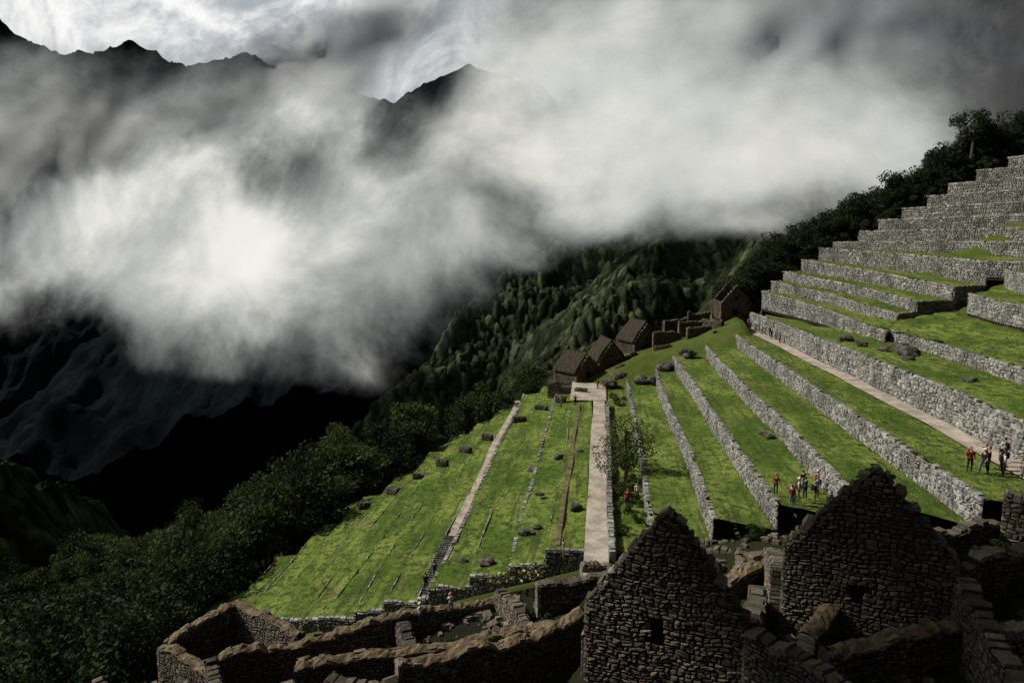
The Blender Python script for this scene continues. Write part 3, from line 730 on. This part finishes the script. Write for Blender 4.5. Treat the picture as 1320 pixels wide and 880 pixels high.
    def ball(cx,cy,cz,rx,ry,rz,m,fn=None,n1=16,n2=12):
        vs=[]
        for i in range(n2+1):
            for k in range(n1):
                th=math.pi*i/n2;ph=2*math.pi*k/n1;x,y,z=math.sin(th)*math.cos(ph),math.sin(th)*math.sin(ph),math.cos(th)
                if fn:x,y,z=fn(x,y,z)
                vs.append((cx+x*rx,cy+y*ry,cz+z*rz))
        B.add(vs,[(i*n1+k,(i+1)*n1+k,(i+1)*n1+(k+1)%n1,i*n1+(k+1)%n1) for i in range(n2) for k in range(n1)],.5,m)
    def face(x,y,z):
        if z<0:x*=1+.3*z;y*=1+(.12 if y>0 else .25)*z
        if y>.6 and abs(x)<.35 and -.45<z<.1:y+=.22*(1-abs(x)/.35)
        if y>.6 and .05<z<.3 and .2<abs(x)<.6:y-=.06
        return x,y,z
    ball(0,.02,hz,.076,.095,.118,2,face)
    ball(0,.003,hz+.025,.083,.098,.108,3,lambda x,y,z:(x,y if y<.3 else .3+(y-.3)*(.35 if z<.55 else .95),z if z>-.5 else -.5))
    for s in(-1,1):
        ball(s*.079,.01,hz-.005,.012,.02,.032,2,None,8,6);ball(s*.03,.1,hz+.008,.012,.008,.008,3,None,8,5)
    ball(0,.102,hz-.052,.022,.006,.006,4,None,8,5)
    me=bpy.data.meshes.new('hiker_'+pose);me.from_pydata(B.V,[],B.F)
    for m in(CL['red'],CL['navy'],M_skin,M_hair,M_shoe):me.materials.append(m)
    me.polygons.foreach_set('material_index',np.array(B.M,dtype=np.int32));me.polygons.foreach_set('use_smooth',np.ones(len(B.F),dtype=bool));me.update();return me
BODY={p:body(p) for p in('stand','walk','photo','point','sit')}
def packmesh():
    B=Buf();vs=[];n1,n2=14,9
    for i in range(n2+1):
        for k in range(n1):
            th=math.pi*i/n2;ph=2*math.pi*k/n1;x,y,z=math.sin(th)*math.cos(ph),math.sin(th)*math.sin(ph),math.cos(th)
            f=lambda q:math.copysign(abs(q)**.5,q)
            vs.append((f(x)*.15,f(y)*.09-.2,f(z)*.24+1.22))
    B.add(vs,[(i*n1+k,(i+1)*n1+k,(i+1)*n1+(k+1)%n1,i*n1+(k+1)%n1) for i in range(n2) for k in range(n1)])
    for s in(-1,1):tube(B,[(s*.09,-.12,1.42),(s*.10,.02,1.475),(s*.11,.12,1.36),(s*.12,.08,1.15),(s*.12,-.1,1.05)],[.018]*5,5)
    return B
def hatmesh():
    B=Buf();vs=[];n=16
    for r,z in((.16,1.70),(.165,1.705),(.09,1.715),(.088,1.77),(.06,1.80),(.001,1.805)):
        for k in range(n):
            a=2*math.pi*k/n;vs.append((math.cos(a)*r,.015+math.sin(a)*r,z))
    B.add(vs,[(i*n+k,i*n+(k+1)%n,(i+1)*n+(k+1)%n,(i+1)*n+k) for i in range(5) for k in range(n)]);return B
def hiker(x,y,z,pose,face,shirt,pants,pack=None,hat=None,s=1.):
    o=bpy.data.objects.new('hiker',BODY[pose]);COL.objects.link(o);o.location=(x,y,z);o.rotation_euler=(0,0,face);o.scale=(s,s,s)
    for i,m in((0,CL[shirt]),(1,CL[pants])):
        o.material_slots[i].link='OBJECT';o.material_slots[i].material=m
    dz=-.47 if pose=='sit' else 0
    if pack:
        q=packmesh().make('backpack',[CL[pack]],True,o);q.location=(0,0,dz)
    if hat:
        q=hatmesh().make('sun_hat',[CL[hat]],True,o);q.location=(0,0,dz)
    return o
ppl=[(13.9,53.6,-19.4,'stand',2.8,'red','black','black','khaki'),(14.7,51.6,-19.4,'walk',3.6,'white','navy','grey',None),(15.3,52.4,-19.4,'stand',1.,'white','khaki','grey','white'),
(15.9,52.9,-19.4,'photo',.4,'teal','black',None,None),(16.3,51.9,-19.4,'stand',4.,'black','khaki','black','khaki'),(16.9,53.3,-19.4,'stand',2.,'blue','black','black',None),(16.2,54.6,-19.4,'point',.3,'black','grey',None,None),(17.2,54.4,-19.4,'stand',5.,'grey','navy','orange','white'),(14.4,51.0,-19.4,'stand',0,'red','grey',None,None),
(25.2,48.6,-15.4,'stand',3.,'red','black','black',None),(25.9,48.2,-15.4,'walk',2.,'black','navy','navy','white'),(26.5,48.8,-15.4,'stand',1.,'red','black',None,None),(27.0,48.0,-15.4,'stand',4.5,'white','black','black',None),(27.5,48.9,-15.4,'stand',.2,'black','black','black','khaki'),(27.9,49.8,-15.4,'stand',3.2,'navy','khaki',None,None),(28.6,50.9,-15.35,'walk',0.,'white','navy','navy',None),(28.0,47.6,-15.4,'sit',2.8,'grey','black',None,None),(26.8,49.8,-15.4,'point',1.2,'black','grey',None,None),
(28.2,118,-15.35,'walk',0,'navy','black','black',None),(27.6,121,-15.35,'stand',3,'white','black',None,None),(27.9,124,-15.35,'stand',3,'black','navy','black',None),(26.9,127,-15.35,'walk',0,'black','black',None,None),(27.2,130,-15.35,'walk',3,'grey','black','black',None),(26.9,122.5,-15.35,'stand',3,'grey','black',None,None),
(27.8,115,-15.35,'walk',3,'black','black','black',None),(28.0,110.5,-15.35,'stand',1,'black','navy',None,'khaki'),(-.2,116,-24.6,'stand',1,'black','black',None,None),(.4,117,-24.6,'walk',2,'navy','khaki',None,None),(-6,108,-26.2,'stand',2,'black','black',None,None),
(-14.6,57.6,None,'walk',0,'teal','black','navy',None),(-14.9,55.4,None,'walk',0,'black','black','black',None),
(-12.6,45.2,-27.5,'stand',1,'white','grey',None,'white'),(-10.6,46.4,-27.2,'photo',.4,'white','blue',None,'pink'),
(-2.6,51.8,-24.9,'stand',2,'khaki','khaki',None,None),(2.9,63.3,-24.85,'stand',3,'red','black',None,None),(3.9,65.2,-24.85,'stand',3,'white','black',None,None),(-3.6,104,-24.8,'stand',0,'black','black',None,None)]
for p in ppl:
    x,y,z=p[:3]
    if z is None:z=levels[4]-.62+(y-53)*.012
    hiker(x,y,z,*p[3:],s=.95+.1*R())

# ---------------------------------------------------------------- clouds: drifting banks standing in the valley
def cloud_mat(name,sc,seed,lo,hi,amax,alb,thin=.55,amp=2.2):
    m=bpy.data.materials.new(name);m.use_nodes=True;nt=m.node_tree;nt.nodes.remove(nt.nodes['Principled BSDF'])
    co=coord(nt);mp=nt.nodes.new('ShaderNodeMapping');mp.inputs['Location'].default_value=(seed*31.,seed*17.,seed*9.);nt.links.new(co,mp.inputs['Vector']);co=mp.outputs[0]
    n=noise(nt,co,sc,11,.58,(1,.35,1.15),.2);n2=noise(nt,co,sc*.33,3,.5,(1,.5,1))
    v=math_(nt,'ADD',math_(nt,'MULTIPLY',attr(nt,'dens'),1.3),math_(nt,'MULTIPLY',math_(nt,'SUBTRACT',n,.5),amp))
    v=math_(nt,'ADD',v,math_(nt,'MULTIPLY',math_(nt,'SUBTRACT',n2,.5),.9))
    v=math_(nt,'MULTIPLY',v,rmp(nt,attr(nt,'dens'),0.,.3))
    al=rmp(nt,v,lo,hi,0,amax)
    w_=rmp(nt,math_(nt,'ADD',math_(nt,'MULTIPLY',v,.75),math_(nt,'MULTIPLY',math_(nt,'SUBTRACT',noise(nt,co,sc*1.1,9,.56,(1,.35,1.1),.3),.5),2.6)),.05,1.5)
    c=mixc(nt,w_,tuple(x*alb*thin for x in(.86,.94,1.)),tuple(x*alb for x in(.95,.98,1.)))  # cloud shading put into the colour: thin parts greyer, thick parts whiter
    # droplets scatter light in every direction: shading normal leaning to the light + slight turbulence
    cb=nt.nodes.new('ShaderNodeVectorMath');cb.operation='MULTIPLY_ADD'
    nc=noise(nt,co,sc*1.6,7,.55,(1,.35,1),0.,'Color')
    nt.links.new(nc,cb.inputs[0]);cb.inputs[1].default_value=(1.,.7,1.);cb.inputs[2].default_value=(-1.1,-.85,.15)
    nm=nt.nodes.new('ShaderNodeVectorMath');nm.operation='NORMALIZE';nt.links.new(cb.outputs[0],nm.inputs[0])
    d=nt.nodes.new('ShaderNodeBsdfDiffuse');t=nt.nodes.new('ShaderNodeBsdfTranslucent')
    for q in(d,t):nt.links.new(c,q.inputs['Color']);nt.links.new(nm.outputs[0],q.inputs['Normal'])
    a=nt.nodes.new('ShaderNodeAddShader');nt.links.new(d.outputs[0],a.inputs[0]);nt.links.new(t.outputs[0],a.inputs[1])
    tr=nt.nodes.new('ShaderNodeBsdfTransparent');mx=nt.nodes.new('ShaderNodeMixShader')
    nt.links.new(al,mx.inputs[0]);nt.links.new(tr.outputs[0],mx.inputs[1]);nt.links.new(a.outputs[0],mx.inputs[2])
    nt.links.new(mx.outputs[0],nt.nodes['Material Output'].inputs['Surface']);return m
def cloud(name,b0,a0,a1,z0,z1,tilt,slope,blobs,mat,und=.04,seed=0,soft=None):
    A,Zc=np.meshgrid(np.linspace(a0,a1,190),np.linspace(z0,z1,130),indexing='ij')
    b=b0+tilt*Zc-slope*A+ (fbm(A/(b0*.25),Zc/(b0*.25),4,seed)-.5)*b0*und*4
    X=A*.9917-b*.1288;Y=A*.1288+b*.9917
    D=np.zeros_like(A)
    for(x,y,rx,ry,w) in blobs:   # bearing / elevation design values -> position on the bank
        q=(x-660)/880.;zs=(315-y)/880.;bb=b0/max(.3,(1-tilt*zs+slope*q));k=bb/880.
        D=1-(1-np.clip(D,0,1))*(1-np.clip(w*np.exp(-((A-q*bb)/(rx*k))**2-((Zc-zs*bb)/(ry*k))**2),0,1))
    e=np.minimum.reduce([(A-a0)/(a1-a0),(a1-A)/(a1-a0),(Zc-z0)/(z1-z0),(z1-Zc)/(z1-z0)]);D*=sstep(0,.08,e)
    if soft is not None:
        D*=sstep(0,soft,Zc-np.maximum(np.maximum(h3(X,Y),-400),np.maximum(h1(X,Y),h2(X,Y))))
    o=gridmesh(name,X,Y,Zc,mat);at=o.data.attributes.new('dens','FLOAT','POINT');at.data.foreach_set('value',D.ravel().astype(np.float32));return o
main=[(130,320,130,80,.75),(330,330,180,95,.95),(480,300,115,105,.95),(580,345,55,70,.75),(250,210,140,60,.65),(420,170,130,70,.55),(-40,300,110,80,.45),(330,415,210,40,.65),(640,300,60,40,.4),(250,470,240,26,.25)]
cloud('cloud_bank',430,-1100,160,-260,420,.4,.45,main,cloud_mat('cloud_near',.0095,1,.08,1.25,.93,.66,.42,2.5),.008,1,40)
main2=[(200,330,290,95,.85),(480,300,110,105,.75),(830,190,130,85,.9),(960,180,170,88,1.),(1100,195,115,75,.85),(760,70,140,75,.8),(620,200,60,90,.3),(-80,300,170,90,.55),(770,280,90,32,.5)]
cloud('cloud_bank',640,-1500,640,-300,560,.4,.4,main2,cloud_mat('cloud_mid',.0065,2,.05,1.2,.94,.66,.6),.008,2,50)
main4=[(900,180,150,75,.75),(1040,190,150,75,.8),(760,120,120,60,.45),(950,290,50,18,.65),(700,320,80,40,.42),(850,285,110,34,.5)]
cloud('mist_wisp',420,-100,460,-40,300,.4,.35,main4,cloud_mat('cloud_wisp',.013,5,.15,1.35,.78,.62,.65,2.4),.008,5,40)
main3=[(-100,240,260,80,.7),(130,220,270,75,.85),(430,160,140,80,.9),(520,120,130,90,.9),(760,110,180,130,1.),(950,90,240,150,.95),(1130,130,170,130,.6),(480,70,90,50,.8),(230,130,280,50,.5),(600,190,110,110,.55),(80,95,200,45,.35)]
cloud('cloud_bank',1300,-2600,1400,-300,1300,.3,.08,main3,cloud_mat('cloud_far',.003,3,.05,1.15,.94,.72,.66),.008,3,240)
S=Vector((-.74,.05,.66)).normalized()
def overhead(tx,ty,tz,rx,ry,t,name,seed):  # unseen cloud sheet, added only to cast shade on the target point
    c=Vector((tx,ty,tz))+S*t;n=60
    U,Vv=np.meshgrid(np.linspace(-1.3,1.3,n),np.linspace(-1.3,1.3,n),indexing='ij');r=np.hypot(U,Vv)
    Z=c.z+6*(fbm(U*2+seed,Vv*2,4)-.5)+3*(1-r)
    D=1-sstep(.82,1.18,r+.25*(fbm(U*2.5+seed,Vv*2.5,4,seed)-.5))
    o=gridmesh(name,c.x+U*rx,c.y+Vv*ry,Z,M_over);at=o.data.attributes.new('dens','FLOAT','POINT');at.data.foreach_set('value',(D*1.6).ravel().astype(np.float32))
M_over=cloud_mat('shade_cloud_sheet',.03,8,.0,.6,.985,.6)
overhead(37,-19,-17,46,60,165,'shade_cloud',1)  # out of view, added to shade the lower-right foreground
overhead(-138,42,-55,56,75,220,'shade_cloud',2)  # out of view, added to shade the left forest

# ---------------------------------------------------------------- light, sky, camera
el=math.asin(S.z);az=math.atan2(S.x,S.y)
sl=bpy.data.lights.new('sun','SUN');sl.energy=5.;sl.angle=math.radians(.5);sl.color=(1.,.95,.86)
so=bpy.data.objects.new('sun',sl);COL.objects.link(so);so.rotation_euler=S.to_track_quat('Z','Y').to_euler()
w=bpy.data.worlds.new('World');scene.world=w;w.use_nodes=True;nt=w.node_tree
bg=nt.nodes['Background'];sky=nt.nodes.new('ShaderNodeTexSky');sky.sky_type='NISHITA';sky.sun_disc=False;sky.sun_elevation=el;sky.sun_rotation=az;sky.altitude=2400
tc=nt.nodes.new('ShaderNodeTexCoord').outputs['Generated']
n=noise(nt,tc,3.2,9,.6,(1,1,1.6),.3)
cov=rmp(nt,n,.26,.48)
dp=nt.nodes.new('ShaderNodeVectorMath');dp.operation='DOT_PRODUCT';nt.links.new(tc,dp.inputs[0]);dp.inputs[1].default_value=tuple(Vector((-.52,.82,.34)).normalized())
g1=rmp(nt,dp.outputs['Value'],.55,1.,0.,1.,False);g1=math_(nt,'POWER',g1,1.4)
glow=rmp(nt,g1,0,1,1.4,20.,False)
cl=mixc(nt,rmp(nt,noise(nt,tc,7,11,.66,None,.6),.38,.60),(.42,.46,.50),(1.,1.,.98))
vm=nt.nodes.new('ShaderNodeVectorMath');vm.operation='SCALE';nt.links.new(cl,vm.inputs[0]);nt.links.new(glow,vm.inputs['Scale'])
c=mixc(nt,cov,sky.outputs[0],vm.outputs[0]);nt.links.new(c,bg.inputs['Color']);bg.inputs['Strength'].default_value=.05
cam=bpy.data.cameras.new('camera');cam.lens=24;cam.sensor_width=36;cam.clip_end=20000;cam.clip_start=.3
co=bpy.data.objects.new('camera',cam);COL.objects.link(co);co.location=(0,0,0);co.rotation_euler=(math.radians(90-8.1),0,math.radians(7.4));scene.camera=co
scene.view_settings.view_transform='Standard';scene.view_settings.look='None';scene.view_settings.exposure=0
print('build time',time.time()-T0)
